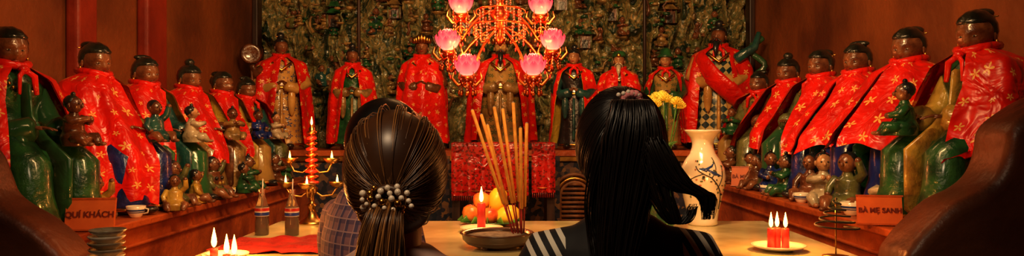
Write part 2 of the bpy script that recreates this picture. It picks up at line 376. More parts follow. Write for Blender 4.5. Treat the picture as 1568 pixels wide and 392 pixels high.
def child(robe_m, skin_m='glz_skin', hair_m='glz_black', pose=0):
    mb=MB()
    rings=[(0,.052,.05,-.01),(.03,.056,.055,-.01),(.06,.04,.036,0),(.095,.042,.03,0),(.112,.018,.018,0),(.125,.014,.014,0)]
    robe(mb,rings,robe_m,n=16,amp=.06,k=6)
    mb.ell((0,-.002,.15),(.027,.03,.032),skin_m,12); mb.ell((0,-.033,.146),(.006,.008,.008),skin_m,6)
    for sx in (-1,1):
        mb.ell((sx*.027,0,.148),(.005,.007,.01),skin_m,6); mb.ell((sx*.011,-.029,.154),(.004,.003,.003),'blackpaint',5)
        if pose==0: ap=[(sx*.035,0,.1),(sx*.05,-.02,.075),(sx*.025,-.05,.07)]
        elif pose==1: ap=[(sx*.035,0,.1),(sx*.055,-.01,.12 if sx>0 else .07),(sx*.05,-.03,.16 if sx>0 else .05)]
        else: ap=[(sx*.035,0,.1),(sx*.05,-.03,.09),(sx*.01,-.06,.1)]
        mb.tube(ap,[.016,.015,.011],robe_m,8); mb.ell(ap[-1],.011,skin_m,8)
        mb.tube([(sx*.03,-.01,.025),(sx*.045,-.06,.03),(sx*.035,-.075,.008)],[.024,.02,.014],robe_m if pose!=1 else skin_m,8)
        mb.ell((sx*.035,-.088,.008),(.011,.018,.008),skin_m,6)
    mb.ell((0,.008,.160),(.0285,.029,.028),hair_m,12)
    if pose!=1: mb.ell((0,.002,.19),(.009,.009,.009),hair_m,8)
    return mb
CH=[child(r,s,h,p) for r,s,h,p in (('glz_green','glz_skin','glz_black',0),('glz_yellow','glz_skin','glz_black',1),('glz_brown','glz_skin','glz_hair',2),
    ('glz_teal','glz_skin','glz_black',1),('glz_blue','glz_skin','glz_black',0),('glz_white','glz_skinlight','glz_black',2),('glz_olive','glz_skin','glz_black',1),
    ('glz_green','glz_skin','glz_black',2),('glz_brown','glz_skin','glz_black',1),('glz_ochre','glz_skin','glz_black',2))]
def seated(r1, r2, lining='cape_red', seed=0, opn=None, spots=(), hold=True, headturn=0, headtilt=8, bun='back', closed=False, fat=1.0, capez=.1, near=0):
    rnd=random.Random(seed); mb=MB()
    mb.ell((0,.06,.12),(.18,.13,.16),'glz_brown',20,nz=.3,seed=seed)
    rings=[(0,.15,.10,-.10),(.1,.15,.12,-.10),(.2,.165,.16,-.08),(.27,.165,.165,-.06),(.32,.125,.11,0),(.42,.11,.08,.0),(.51,.145,.08,0),(.55,.12,.07,0),(.58,.05,.045,0),(.61,.036,.036,0)]
    robe(mb,rings,r1,amp=.07,k=7,seed=seed)
    for sx in (-1,1):
        mb.tube([(sx*.07,-.04,.26),(sx*.10,-.17,.265),(sx*.105,-.235,.22),(sx*.1,-.24,.12),(sx*.1,-.25,.03)],[.07,.078,.07,.068,.085],r1,16)
        mb.tube([(sx*.1+.087*cos(a),-.25+.087*sin(a),.022) for a in [2*pi*i/16 for i in range(17)]],.008,'gold',6)
        mb.ell((sx*.1,-.335,.02),(.034,.05,.02),'glz_black',10)
        mb.tube([(sx*.115,.0,.50),(sx*.15,-.03,.39),(sx*.12,-.12,.345),(sx*.06,-.19,.36)],[.046,.048,.046,.048],r2,12)
        hand(mb,(sx*.06,-.20,.365),(-sx*.5,-.85,.05),(0,.1,1),.085,'glz_skin',side=sx)
        mb.ell((sx*.1,-.17,.30),(.03,.05,.055),r2,10)
    mb.tube([(0,-.086,.52),(0,-.10,.40),(0,-.17,.31),(0,-.27,.24),(0,-.26,.05)],[.03,.03,.04,.045,.05],r2,10,flat=.35)
    mb.tube([(.115*cos(a),-.085*sin(a),.38) for a in [2*pi*i/20 for i in range(21)]],.012,'gold',6)
    for i in range(9):
        a=pi*i/8; mb.ell((.06*cos(a),-.075-.01*sin(a),.545-.045*sin(a)),.008,'gold',6)
    old=mb.M; mb.M=T(0,-.012,.655)@R(headturn,'Z')@R(headtilt,'X')
    head(mb,(0,0,0),.16,'glz_skin','glz_hair',36,bun=bun,lips='glz_red',fat=fat); 
    for sx in (-1,1): mb.ell((sx*.064,.005,-.035),(.006,.008,.014),'gold',6)
    mb.M=old
    if closed:
        rg=[(.605,.055,.055,0),(.59,.09,.075,0),(.555,.17,.115,0),(.48,.205,.155,-.015),(.39,.225,.21,-.045),(.30,.24,.26,-.075),(capez,.25,.28,-.085)]
    else:
        rg=[(.605,.055,.055,0),(.59,.09,.075,0),(.555,.17,.115,0),(.47,.205,.15,-.01),(.36,.235,.21,-.035),(.22,.25,.26,-.06),(capez,.26,.27,-.07)]
    cape(mb,rg,'cape_red',lining,opn,amp=.06,k=9,seed=seed)
    if hold:
        mb.merge(CH[rnd.randrange(10)],T(.045*near,-.27,.30)@R(rnd.uniform(-40,50),'Z')@S(1.0))
    for (x,y,z,sc) in spots:
        mb.merge(CH[rnd.randrange(10)],T(x,y,z)@R(rnd.uniform(-60,60),'Z')@S(sc))
    return mb
def standing(r1, r2, lining='cape_red', seed=0, opn=lambda t:30, headgear='cap', cp='cape_red', wide=1.0, skin='glz_skin', extra=None, beard=False, turn=0):
    mb=MB()
    mb.ell((0,0,.0),(.19,.13,.03),'glz_brown',20,nz=.2,seed=seed)
    w=wide
    rings=[(.0,.15*w,.11,0),(.1,.135*w,.1,0),(.3,.125*w,.095,0),(.45,.11*w,.085,0),(.52,.10*w,.075,0),(.62,.135*w,.08,0),(.67,.12*w,.07,0),(.70,.05,.045,0),(.745,.034,.034,0)]
    robe(mb,rings,r1,amp=.09,k=8,seed=seed)
    for sx in (-1,1):
        mb.ell((sx*.06,-.13,.02),(.035,.05,.022),'glz_black',10)
        mb.tube([(sx*.125*w,0,.63),(sx*.16*w,-.03,.50),(sx*.10,-.11,.46),(sx*.035,-.14,.48)],[.045,.048,.045,.04],r2,12)
        mb.ell((sx*.075,-.115,.37),(.03,.025,.12),r2,12)
        hand(mb,(sx*.03,-.15,.49),(-sx*.5,-.5,.5),(0,.5,1),.07,skin,side=sx)
    mb.tube([(0,-.085,.42),(0,-.10,.25),(0,-.115,.08)],[.03,.035,.04],r2,10,flat=.4)
    mb.tube([(.108*w*cos(a),-.086*sin(a),.47) for a in [2*pi*i/20 for i in range(21)]],.013,'gold',6)
    mb.tube([(.15*w*cos(a),-.11*sin(a),.03) for a in [2*pi*i/20 for i in range(21)]],.009,'gold',6)
    mb.tube([(-.07,-.085,.66),(0,-.105,.60),(.07,-.085,.66)],[.012,.014,.012],'gold',8)
    old=mb.M; mb.M=T(0,-.012,.79)@R(turn,'Z')
    head(mb,(0,0,0),.135,skin,'glz_black' if headgear!='bald' else None,36,lips='glz_red')
    c=(0,0.01,0)
    if headgear=='cap':
        mb.lathe([(.062,.03),(.068,.045),(.06,.07),(.045,.085),(.01,.095)],c,'glz_green',18,cap1=True)
        mb.ell((0,-.055,.045),(.02,.01,.02),'gold',8)
    elif headgear=='crown':
        for i in range(9):
            a=-pi*.95+pi*.9*i/8; h=.045+.03*math.exp(-((i-4)/1.6)**2)
            mb.tube([(.062*cos(a),.062*sin(a),.035),(.068*cos(a),.068*sin(a),.035+h*.6),(.062*cos(a),.062*sin(a),.035+h)],[.014,.013,.003],'gold',6)
        mb.ell((0,.01,.065),(.05,.05,.05),'glz_black',14)
    elif headgear=='bun':
        mb.ell((0,.02,.088),(.032,.032,.03),'glz_black',12); mb.tube([(-.045,.01,.08),(.045,.01,.08)],.005,'gold',6)
    elif headgear=='hatgreen':
        mb.lathe([(.075,.03),(.078,.04),(.055,.06),(.05,.1),(.02,.12)],c,'glz_green',18,cap1=True)
    if beard:
        mb.tube([(0,-.062,-.05),(0,-.085,-.095),(0,-.09,-.15)],[.024,.02,.004],beard,8)
        for sx in (-1,1): mb.tube([(sx*.005,-.066,-.024),(sx*.03,-.06,-.04),(sx*.035,-.06,-.075)],[.006,.005,.002],beard,6)
    mb.M=old
    rg=[(.735,.045,.045,0),(.71,.08,.065,0),(.665,.155*w,.10,0),(.55,.185*w,.145,-.01),(.38,.2*w,.165,-.01),(.2,.205*w,.16,-.01),(.05,.215*w,.16,-.01)]
    cape(mb,rg,cp,lining,opn,amp=.07,k=8,seed=seed)
    if extra: extra(mb)
    return mb
# ------------------------------------------------------------------ room shell
XL,XR,YB,YF,ZC=-2.16,2.02,7.0,-1.5,3.2
boxobj('floor',(XL-.1,YF-.1,-.1),(XR+.1,YB+.1,0),'floor_tile')
boxobj('ceiling',(XL-.1,YF-.1,ZC),(XR+.1,YB+.1,ZC+.1),'ceiling_paint')
boxobj('wall_left',(XL-.12,YF-.1,0),(XL,YB+.1,ZC),'plaster')
boxobj('wall_right',(XR,YF-.1,0),(XR+.12,YB+.1,ZC),'plaster')
boxobj('wall_back',(XL,YB,0),(XR,YB+.1,ZC),'plaster_dim')
boxobj('wall_front',(XL,YF-.1,0),(XR,YF,ZC),'plaster_dim')
boxobj('trim_1',(XL,3.78,.83),(XL+.07,3.96,ZC),'plaster_red',.02)
boxobj('trim_2',(XL,4.5,.83),(XL+.07,4.76,ZC),'plaster_red',.02)
boxobj('trim_3',(XL,6.5,1.03),(XL+.05,6.62,ZC),'darkwood',.01)
boxobj('trim_4',(XR-.05,6.5,1.03),(XR,6.62,ZC),'darkwood',.01)
mb=MB(); mb.box((XL+.004,2.5,0),(-1.53,5.89,.80),'ledge_paint'); mb.box((XL+.004,2.5,.80),(-1.50,5.89,.83),'ledge_paint'); mb.box((-1.53,2.5,.72),(-1.515,5.89,.735),'ledge_paint')
o=mb.obj('statue_ledge'); md=o.modifiers.new('b','BEVEL'); md.width=.006; md.segments=2
mb=MB(); mb.box((1.33,2.5,0),(XR-.004,5.89,.82),'ledge_paint'); mb.box((1.30,2.5,.82),(XR-.004,5.89,.85),'ledge_paint'); mb.box((1.315,2.5,.74),(1.33,5.89,.755),'ledge_paint')
o=mb.obj('statue_ledge'); md=o.modifiers.new('b','BEVEL'); md.width=.006; md.segments=2
mb=MB(); mb.box((XL+.004,5.95,0),(XR-.004,6.99,.99),'mosaic'); mb.box((XL+.004,5.90,.99),(XR-.004,6.99,1.03),'ledge_paint'); mb.box((XL+.004,5.92,.95),(XR-.004,5.95,.99),'gold')
for x in (-.5,.33,.62): mb.box((x-.03,5.90,0),(x+.03,5.95,.99),'mosaic')
mb.obj('altar_platform')
mb=MB()
for i in range(3):
    rr=.11+.03*i
    mb.tube([(.475-rr,5.93,.45)]+[(.475-rr*cos(a),5.93,.68+rr*sin(a)) for a in [pi*j/12 for j in range(13)]]+[(.475+rr,5.93,.45)],.013,('niche_brown','gold','niche_brown')[i],8)
for i in range(9):
    z=.5+i*.034; w=.10 if z<.68 else math.sqrt(max(.0004,.0105-(z-.68)**2))
    mb.tube([(.475-w,5.925,z),(.475,5.90,z+.004),(.475+w,5.925,z)],.011,'niche_brown',8)
mb.obj('altar_niche')
def curvedwall(name, prof, y0, y1):
    n=len(prof); mb=MB()
    P=[Vector((x,0,z)) for x,z in prof]
    Q=[]
    for i in range(n-1):
        a,b,c,d=P[max(i-1,0)],P[i],P[i+1],P[min(i+2,n-1)]
        for k in range(6):
            t=k/6; Q.append(.5*((2*b)+(c-a)*t+(2*a-5*b+4*c-d)*t*t+(3*b-3*c+d-a)*t**3))
    Q.append(P[-1])
    rows=[]; N=[]
    for i in range(len(Q)):
        t=(Q[min(i+1,len(Q)-1)]-Q[max(i-1,0)]).normalized(); N.append(Vector((-t.z,0,t.x)))
    sgn=1 if N[len(N)//2].z>0 else -1
    rad=.035
    sec=[(y0,-rad)]+[(y0+rad*(1-cos(a)),-rad*(1-sin(a))) for a in [pi/2*k/6 for k in range(1,7)]]+[(y1-rad*(1-cos(a)),-rad*(1-sin(a))) for a in [pi/2-pi/2*k/6 for k in range(7)]]
    for i,q in enumerate(Q):
        row=[]
        for y,o in sec:
            p=q+N[i]*sgn*o; row.append((p.x,y,p.z))
        rows.append(row)
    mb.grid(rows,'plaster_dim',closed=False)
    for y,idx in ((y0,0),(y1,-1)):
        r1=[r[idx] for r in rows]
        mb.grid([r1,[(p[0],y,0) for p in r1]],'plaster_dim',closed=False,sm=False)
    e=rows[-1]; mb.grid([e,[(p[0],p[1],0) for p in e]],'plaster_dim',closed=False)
    return mb.obj(name)
lp=[(XL+.004,1.27),(-1.85,1.23),(-1.67,1.18),(-1.60,1.125),(-1.568,1.055),(-1.545,1.0),(-1.499,.962),(-1.427,.92),(-1.36,.865),(-1.318,.815),(-1.295,.77),(-1.285,.5)]
rp=[(XR-.004,1.41),(1.78,1.36),(1.60,1.295),(1.50,1.235),(1.458,1.19),(1.445,1.12),(1.42,1.06),(1.37,1.015),(1.29,.975),(1.224,.915),(1.176,.86),(1.145,.785),(1.13,.5)]
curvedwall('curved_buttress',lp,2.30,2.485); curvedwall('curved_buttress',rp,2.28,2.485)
# relief on back wall
mb=MB(); NX,NZ=560,270; rows=[]
for i in range(NZ+1):
    z=1.03+(ZC-1.05)*i/NZ; row=[]
    for j in range(NX+1):
        x=XL+.02+(XR-XL-.04)*j/NX
        a=noise.fractal(Vector((x*1.9,z*1.5,1.3)),1.0,2.0,4)
        wx=x+.06*noise.noise(Vector((x*3,z*3,9)))
        rid=1-abs(noise.noise(Vector((wx*6.5,z*2.0,4.1))))*2
        cell=noise.noise(Vector((wx*11,z*11,2.2)))
        fine=noise.turbulence(Vector((x*16,z*12,7.7)),3,False)
        hh=.2+.20*a+.14*max(0,rid)**2+.07*max(0,cell)+.06*fine
        st=math.floor(hh/.06)*.06; hh=st+(hh-st)*.5+.02
        row.append((x,6.98-max(.02,min(.46,hh)),z))
    rows.append(row)
mb.grid(rows,'relief',closed=False)
mb.obj('grotto_relief')
def relief_y(x,z):
    i=int((z-1.03)/(ZC-1.05)*NZ); j=int((x-XL-.02)/(XR-XL-.04)*NX)
    return rows[max(0,min(NZ,i))][max(0,min(NX,j))][1]
mb=MB(); rnd=random.Random(3)
for q in range(90):
    x=rnd.uniform(XL+.2,XR-.2); z=rnd.uniform(1.45,2.5); y=relief_y(x,z)
    k=rnd.uniform(.5,1.05)
    mb.merge(CH[rnd.choice((0,2,3,8,6,7,8,1,9,9,7))],T(x,y-.02,z)@R(rnd.uniform(-50,50),'Z')@S(k))
    mb.ell((x,y+.01,z-.01),(.07*k,.05,.02),'glz_olive' if q%2 else 'glz_ochre',10,nz=.5,seed=q)
for q in range(70):
    x=rnd.uniform(XL+.2,XR-.2); z=rnd.uniform(1.3,2.5); y=relief_y(x,z)-.01
    p=Vector((x,y,z)); pts=[p.copy()]
    for k in range(5): p=p+Vector((rnd.uniform(-.04,.04),rnd.uniform(-.012,.004),.04)); pts.append(p.copy())
    mb.tube(pts,[.016,.014,.012,.01,.008,.006],rnd.choice(('glz_brown','glz_ochre','glz_olive')),6)
    for k in range(7):
        c=pts[rnd.randrange(2,6)]+Vector((rnd.uniform(-.06,.06),rnd.uniform(-.02,.01),rnd.uniform(-.01,.03)))
        mb.ell(c,(rnd.uniform(.02,.04),.02,rnd.uniform(.009,.016)),rnd.choice(('glz_green','glz_olive','glz_ochre','glz_ochre')),8,nz=.4,seed=q)
for q,(x,z) in enumerate(((.62,1.88),(-.38,2.0),(-1.5,2.05),(1.35,2.1),(.42,2.2),(-1.02,2.15),(.85,2.12))):
    y=relief_y(x,z)-.03
    mb.box((x-.06,y-.03,z),(x+.06,y+.12,z+.10),'glz_brown')
    for dx in (-.03,.03): mb.tube([(x+dx*1.7,y-.05,z),(x+dx*1.7,y-.05,z+.10)],.008,'glz_olive',6)
    mb.box((x-.025,y-.034,z),(x+.025,y-.03,z+.07),'glz_black')
    for t in range(2):
        zz=z+.10+t*.06; w=.10-.03*t
        mb.grid([[(x-w,y-w*.7,zz+.012),(x+w,y-w*.7,zz+.012),(x+w,y+w,zz+.012),(x-w,y+w,zz+.012)],[(x-w*.6,y-w*.5,zz+.02),(x+w*.6,y-w*.5,zz+.02),(x+w*.6,y+w*.6,zz+.02),(x-w*.6,y+w*.6,zz+.02)],[(x-.03,y-.02,zz+.06),(x+.03,y-.02,zz+.06),(x+.03,y+.02,zz+.06),(x-.03,y+.02,zz+.06)]],'glz_ochre' if q%2 else 'glz_green',cap1=True,cap0=True,sm=False)
mb.obj('relief_figurines')
mb=MB()
for x in (-1.27,1.1): mb.tube([(x,6.5,1.04),(x,6.5,3.19)],.014,'darkwood',10)
mb.obj('dark_pole_pair')
# ------------------------------------------------------------------ statues
ZLL,ZLR=.83,.85
L=[
 (2.9,72,'glz_green','robe_greengold','cape_red',-20,6,'back',1.05,lambda t:(16+36*t,40+30*t),.24,((.21,-.2,0,1.0),)),
 (3.5,80,'glz_blue','glz_yellow','cape_red',-22,10,'back',1.0,lambda t:(-22+30*t,45+35*t),.04,((.21,-.25,0,1.15),(.06,-.355,0,.85))),
 (3.98,70,'robe_greengold','glz_teal','cape_yellow',-10,6,'side',1.02,lambda t:(-15+45*t,40+45*t),.06,((.2,-.27,0,1.2),(-.02,-.355,0,.9))),
 (4.52,74,'glz_ochre','glz_brown','cape_yellow',-12,12,'top',.96,lambda t:(-18+34*t,30+45*t),.16,((.2,-.27,0,1.1),(-.18,-.3,0,1.1),(.02,-.36,0,.9))),
 (5.04,66,'robe_ochre','glz_yellow','cape_yellow',-4,4,'back',1.05,lambda t:(-18+38*t,30+45*t),.18,((.2,-.27,0,1.1),(-.16,-.32,0,1.1))),
 (5.50,58,'glz_olive','glz_teal','cape_red',0,10,'side',1.0,lambda t:(-5+34*t,30+40*t),.16,((-.16,-.31,0,1.2),(.06,-.35,0,.9)))]
for i,(y,a,r1,r2,ln,tn,ti,bn,ft,op,cz,kd) in enumerate(L):
    mb=seated(r1,r2,ln,seed=i*3+1,spots=kd,headturn=tn,headtilt=ti,bun=bn,fat=ft,opn=op,capez=cz,near=1)
    mb.obj('seated_goddess_statue',loc=(-1.87,y,ZLL+.004),rot=radians(a),sc=(1,1.01,.98,.99,.985,.965)[i])
Rr_=[
 (2.92,-76,'glz_green','glz_yellow',20,12,'back',1.05,lambda t:(40+30*t,10+26*t),True,False,.24,((-.21,-.2,0,1.0),)),
 (3.42,-68,'robe_bluegold','glz_green',14,10,'back',1.04,lambda t:(20,-14+8*t),False,True,.25,((-.2,-.27,0,1.2),(.0,-.34,.0,1.25),(.19,-.27,0,1.15))),
 (3.93,-66,'glz_blue','glz_teal',12,8,'side',1.0,lambda t:(20,-14+8*t),False,True,.23,((-.2,-.27,0,1.1),(.03,-.34,.0,1.15),(.2,-.25,0,1.0))),
 (4.40,-62,'robe_greengold','glz_olive',6,6,'back',.97,lambda t:(30+20*t,-10+24*t),False,True,.2,((-.2,-.27,0,1.0),(-.02,-.35,.0,1.1),(.19,-.27,0,1.15))),
 (4.92,-58,'glz_olive','glz_brown',8,10,'top',1.0,lambda t:(20+10*t,-10+10*t),False,True,.22,((-.2,-.27,0,1.2),(.0,-.34,.0,1.0),(.19,-.27,0,1.15))),
 (5.5,-50,'robe_ochre','glz_olive',0,5,'side',1.03,lambda t:(30+40*t,10+24*t),True,False,.15,((.0,-.34,.0,1.0),(.17,-.29,0,1.15)))]
for i,(y,a,r1,r2,tn,ti,bn,ft,op,hd,cl,cz,kd) in enumerate(Rr_):
    mb=seated(r1,r2,'cape_red',seed=i*5+2,spots=kd,headturn=tn,headtilt=ti,bun=bn,fat=ft,opn=op,hold=hd,closed=cl,capez=cz,near=-1)
    mb.obj('seated_goddess_statue',loc=(1.74,y,ZLR+.004),rot=radians(a),sc=(1.06,1.06,1.04,1.06,1.06,1.0)[i])
def fan(mb):
    mb.tube([(-.2,-.12,.3),(-.22,-.12,.6)],.008,'glz_brown',8); 
    old=mb.M; mb.M=T(-.225,-.12,.72)@R(90,'X'); mb.lathe([(.0,-.012),(.065,-.012),(.08,0),(.065,.012),(.05,.006)],(0,0,0),'glz_brown',24,cap1=True); mb.M=old
    mb.tube([(-.13,-.05,.6),(-.2,-.1,.58),(-.215,-.13,.63)],[.05,.04,.02],'glz_brown',10)
def scroll(mb):
    mb.tube([(.26+.05*sin(t*2),-.05,.30+.07*t) for t in [i*.35 for i in range(20)]],[.022]*20,'glz_green',8,flat=.5)
    mb.tube([(.12,-.1,.62),(.24,-.08,.70),(.27,-.06,.80)],[.04,.03,.018],'glz_teal',8)
    mb.tube([(-.13,-.10,.64),(-.05,-.18,.5),(.1,-.19,.36),(.2,-.14,.28)],[.05,.075,.07,.04],'cape_red',12,flat=.35)
P=1.03
B=[ (-1.832,.80,'robe_gold','robe_gold','cape_red',lambda t:(-6+26*t,24+16*t),'bun',1.15,fan,'glz_skin',None,15),
    (-1.265,.726,'glz_green','glz_ochre','cape_red',lambda t:8+22*t,'bun',1.0,None,'glz_skin',None,8),
    (-.714,.795,'glz_green','glz_brown','cape_red',lambda t:-2,'crown',1.0,None,'glz_skin',None,0),
    (-.09,.795,'robe_ochre','glz_ochre','cape_red',lambda t:20+24*t,'crown',1.25,None,'glz_skingold','glz_black',0),
    (.493,.716,'glz_black','glz_teal','cape_yellow',lambda t:(34+26*t,18+14*t),'bun',1.0,None,'glz_skinlight',None,-10),
    (.85,.69,'glz_olive','glz_green','cape_red',lambda t:4,'cap',1.1,None,'glz_skinlight','glz_white',-6),
    (1.218,.69,'robe_ochre','glz_green','cape_red',lambda t:34+26*t,'hatgreen',.95,None,'glz_skinlight',None,-5),
    (1.64,.885,'checker','robe_gold','cape_red',lambda t:(26+20*t,18+10*t),'bun',1.15,scroll,'glz_skin','glz_black',-15)]
for i,(x,h,r1,r2,lin,op,hg,w,ex,sk,bd,tn) in enumerate(B):
    mb=standing(r1,r2,lin,seed=i*2+1,opn=op,headgear=hg,wide=w,extra=ex,skin=sk,beard=bd,turn=tn)
    mb.obj('standing_deity_statue',loc=(x,6.22,P+.012),rot=radians((18,8,4,0,-6,-6,-8,-14)[i]),sc=h/.79)
# ------------------------------------------------------------------ chandelier with lotus lamps
chan=empty('lotus_chandelier',(-.07,4.6,1.78))
def lotus():
    mb=MB()
    for lay,(n,L_,tilt,w) in enumerate(((8,.075,74,.028),(8,.074,50,.028),(7,.064,24,.024))):
        for q in range(n):
            a=2*pi*(q+.5*lay)/n; rws=[];uvs=[]
            for i in range(8):
                t=i/7; ang=radians(tilt)*(1-.5*t); 
                rr=.012+L_*t*sin(ang)*.95; zz=L_*t*cos(ang)+.01*lay
                ww=w*sin(pi*min(.985,(t*.88+.10)))**.9
                row=[];uv=[]
                for k in range(5):
                    s=(k-2)/2
                    x=rr-.008*s*s; y=s*ww
                    row.append((x*cos(a)-y*sin(a),x*sin(a)+y*cos(a),zz+.010*s*s)); uv.append((s,t))
                rws.append(row);uvs.append(uv)
            mb.grid(rws,'lotus',closed=False,uvs=uvs)
    mb.ell((0,0,.02),(.018,.018,.026),'bulb',10)
    mb.lathe([(.004,-.03),(.02,-.02),(.03,-.005),(.022,.004)],(0,0,0),'redgold',14,cap1=True)
    for q in range(8):
        a=2*pi*q/8; 
        for k in range(4): mb.ell((.034*cos(a),.034*sin(a),-.012-.014*k),(.004,.004,.006),'crystal',5)
        mb.ell((.034*cos(a),.034*sin(a),-.075),(.007,.003,.014),'redgold',6)
    return mb
LT=lotus()
LP=[(-.30,4.62,1.875),(.169,4.66,1.875),(-.368,4.5,1.645),(.234,4.52,1.65),(-.253,4.42,1.495),(.119,4.40,1.495)]
mb=MB(); lm=MB()
for i,(x,y,z) in enumerate(LP):
    c=Vector((-.07,4.6,1.80+(.1 if i<2 else 0)))
    lm.merge(LT,T(x+.07,y-4.6,z-1.78)@R(14,'X')@S(1.35))
    p=Vector((x,y,z-.035)); out=Vector((x+.07,y-4.6,0)).normalized()
    pts=[]
    for k in range(13):
        t=k/12; q=c.lerp(p,t)+out*.09*sin(pi*t)+Vector((0,0,-.12*sin(pi*t)+.05*sin(2*pi*t))); pts.append(q-Vector((-.07,4.6,1.78)))
    mb.tube(pts,.008,'redgold',8)
    for o_ in (3,7,10): mb.tube([pts[o_]+Vector((.03*cos(t)*(1-t/9),0,.03*sin(t)*(1-t/9)+.03)) for t in [k*.5 for k in range(14)]],.005,'redgold',6)
    for k in range(2,12): mb.ell(pts[k]+Vector((0,-.004,-.03)),(.006,.003,.013),'candle_red' if k%2 else 'redgold',6)
    for k in range(6):
        a=2*pi*k/6; b0=p-Vector((-.07,4.6,1.78)); dx,dy=cos(a),sin(a)
        mb.tube([b0,b0+Vector((.05*dx,.05*dy,-.02)),b0+Vector((.085*dx,.085*dy,.02)),b0+Vector((.075*dx,.075*dy,.055))],[.004,.010,.009,.002],'redgold',6,flat=.4)
    li=bpy.data.lights.new('lotus_bulb_light','POINT'); li.energy=5; li.color=(1,.30,.08); li.shadow_soft_size=.03
    lo=bpy.data.objects.new('lotus_bulb_light',li); scene.collection.objects.link(lo); lo.parent=chan; lo.location=(x+.07,y-4.6-.02,z-1.78+.125)
mb.tube([(0,0,1.415),(0,0,-.02)],.008,'gold',8)
mb.lathe([(.005,.22),(.05,.2),(.02,.16),(.035,.12),(.06,.08),(.03,.04),(.02,-.02),(.035,-.06),(.005,-.1)],(0,0,0),'redgold',18)
for R0,zt in ((.06,.20),(.12,.12),(.145,.03)):
    mb.tube([(R0*cos(a),R0*sin(a),zt) for a in [2*pi*k/28 for k in range(29)]],.005,'redgold',6)
    ns=int(R0*130)
    for k in range(ns):
        a=2*pi*k/ns
        for q in range(6): mb.ell((R0*cos(a),R0*sin(a),zt-.012-.017*q),(.0065,.0065,.0075),'crystal',6)
    for k in range(4): a=pi/2*k; mb.tube([(0,0,zt+.02),(R0*cos(a),R0*sin(a),zt)],.003,'redgold',5)
mb.obj('gilt_frame',parent=chan); lm.obj('lotus_lamps',parent=chan)
# ------------------------------------------------------------------ altar cloth table
mb=MB()
mb.box((-.40,5.0,1.07),(.29,5.55,1.10),'darkwood')
for x in (-.36,.25):
    for y in (5.06,5.5): mb.box((x-.025,y-.025,0),(x+.025,y+.025,1.07),'darkwood')
mb.obj('altar_side_table')
mb=MB()
for x0,x1,zb in ((-.385,.105,.77),(.125,.275,.79)):
    rws=[];uvs=[]
    for i in range(16):
        t=i/15; z=1.105-(1.105-zb)*t; row=[];uv=[]
        for j in range(41):
            s=j/40; row.append((x0+(x1-x0)*s,4.985-.012*t*(1+sin(s*(x1-x0)*70))-.004,z)); uv.append((x0+(x1-x0)*s,z))
        rws.append(row);uvs.append(uv)
    top=[(p[0],5.3,1.106) for p in rws[0]]
    mb.grid([top]+rws,'cloth_calligraphy',closed=False,uvs=[uvs[0]]+uvs)
    for k in range(int((x1-x0)/.012)): mb.tube([(x0+.006+k*.012,4.97,zb),(x0+.006+k*.012,4.968,zb-.03)],.003,'glz_red',4)
    mb.tube([(x0,4.965,zb+.03),(x1,4.965,zb+.03)],.003,'gold',5)
mb.obj('altar_tablecloth')
# ------------------------------------------------------------------ offering table
TZ=.80
mb=MB(); mb.box((-1.0,2.3,TZ-.04),(1.09,3.38,TZ),'tabletop'); mb.box((-.95,2.35,TZ-.14),(1.05,3.33,TZ-.04),'darkwood')
for x in (-.92,1.02):
    for y in (2.4,3.28): mb.box((x-.04,y-.04,0),(x+.04,y+.04,TZ-.04),'darkwood')
o=mb.obj('offering_table'); md=o.modifiers.new('b','BEVEL'); md.width=.008; md.segments=2
mb=MB(); rws=[]
for i in range(30):
    row=[]
    for j in range(50):
        x=-.97+.56*j/49+.012*noise.noise(Vector((i*.3,0,5))); y=2.48+.34*i/29+.012*noise.noise(Vector((j*.3,3,5))); row.append((x,y,TZ+.003+.02*abs(noise.noise(Vector((x*14,y*14,0))))))
    rws.append(row)
mb.grid(rws,'redcloth',closed=False); mb.obj('red_table_runner')
def flame(mb,p,s=1):
    x,y,z=p
    mb.lathe([(.002*s,0),(.006*s,.006*s),(.0075*s,.014*s),(.006*s,.026*s),(.003*s,.04*s),(.0006*s,.052*s)],(x,y,z),'flame',12,cap1=True)
    mb.tube([(x,y,z-.006*s),(x,y,z+.006*s)],.0012,'blackpaint',5)
def plight(name,p,e,par,col=(1,.34,.07),r=.02):
    li=bpy.data.lights.new(name,'POINT'); li.energy=e; li.color=col; li.shadow_soft_size=r
    lo=bpy.data.objects.new(name,li); scene.collection.objects.link(lo); lo.location=p; lo.parent=par
def candle(mb,x,y,z,r,h,fs=1.0):
    mb.lathe([(r,0),(r,h*.97),(r*.85,h),(r*.5,h-.003),(.001,h-.004)],(x,y,z),'candle_red',18)
    flame(mb,(x,y,z+h+.003),fs)
def plate(mb,x,y,z,r,m='porcelain'):
    mb.lathe([(r*.5,0),(r*.55,.003),(r*.9,.012),(r,.018),(r*.98,.02),(r*.86,.014),(r*.5,.006),(.001,.006)],(x,y,z),m,32)
e=empty('candle_on_plate',(-.118,3.02,TZ)); mb=MB(); plate(mb,0,0,0,.085); candle(mb,0,0,.007,.016,.105,1.15); mb.obj('candle_and_plate',parent=e); plight('candle_light',(0,-.0,.20),2.2,e)
e=empty('candle_trio_on_plate',(.87,2.56,TZ)); mb=MB(); plate(mb,0,0,0,.088)
for dx,dy in ((-.024,0),(0,.012),(.022,-.004)): candle(mb,dx,dy,.007,.012,.066,.95)
mb.obj('candles_and_plate',parent=e); plight('candle_light',(0,0,.17),6,e)
e=empty('candle_trio_on_plate',(-.87,2.38,TZ)); mb=MB(); plate(mb,0,0,0,.07)
for dx,dy,h in ((-.035,0,.0),(-.004,.02,-.022),(.03,-.01,-.02)): candle(mb,dx,dy,.007,.012,.028+h,1.15)
mb.obj('candles_and_plate',parent=e); plight('candle_light',(0,0,.14),8,e)
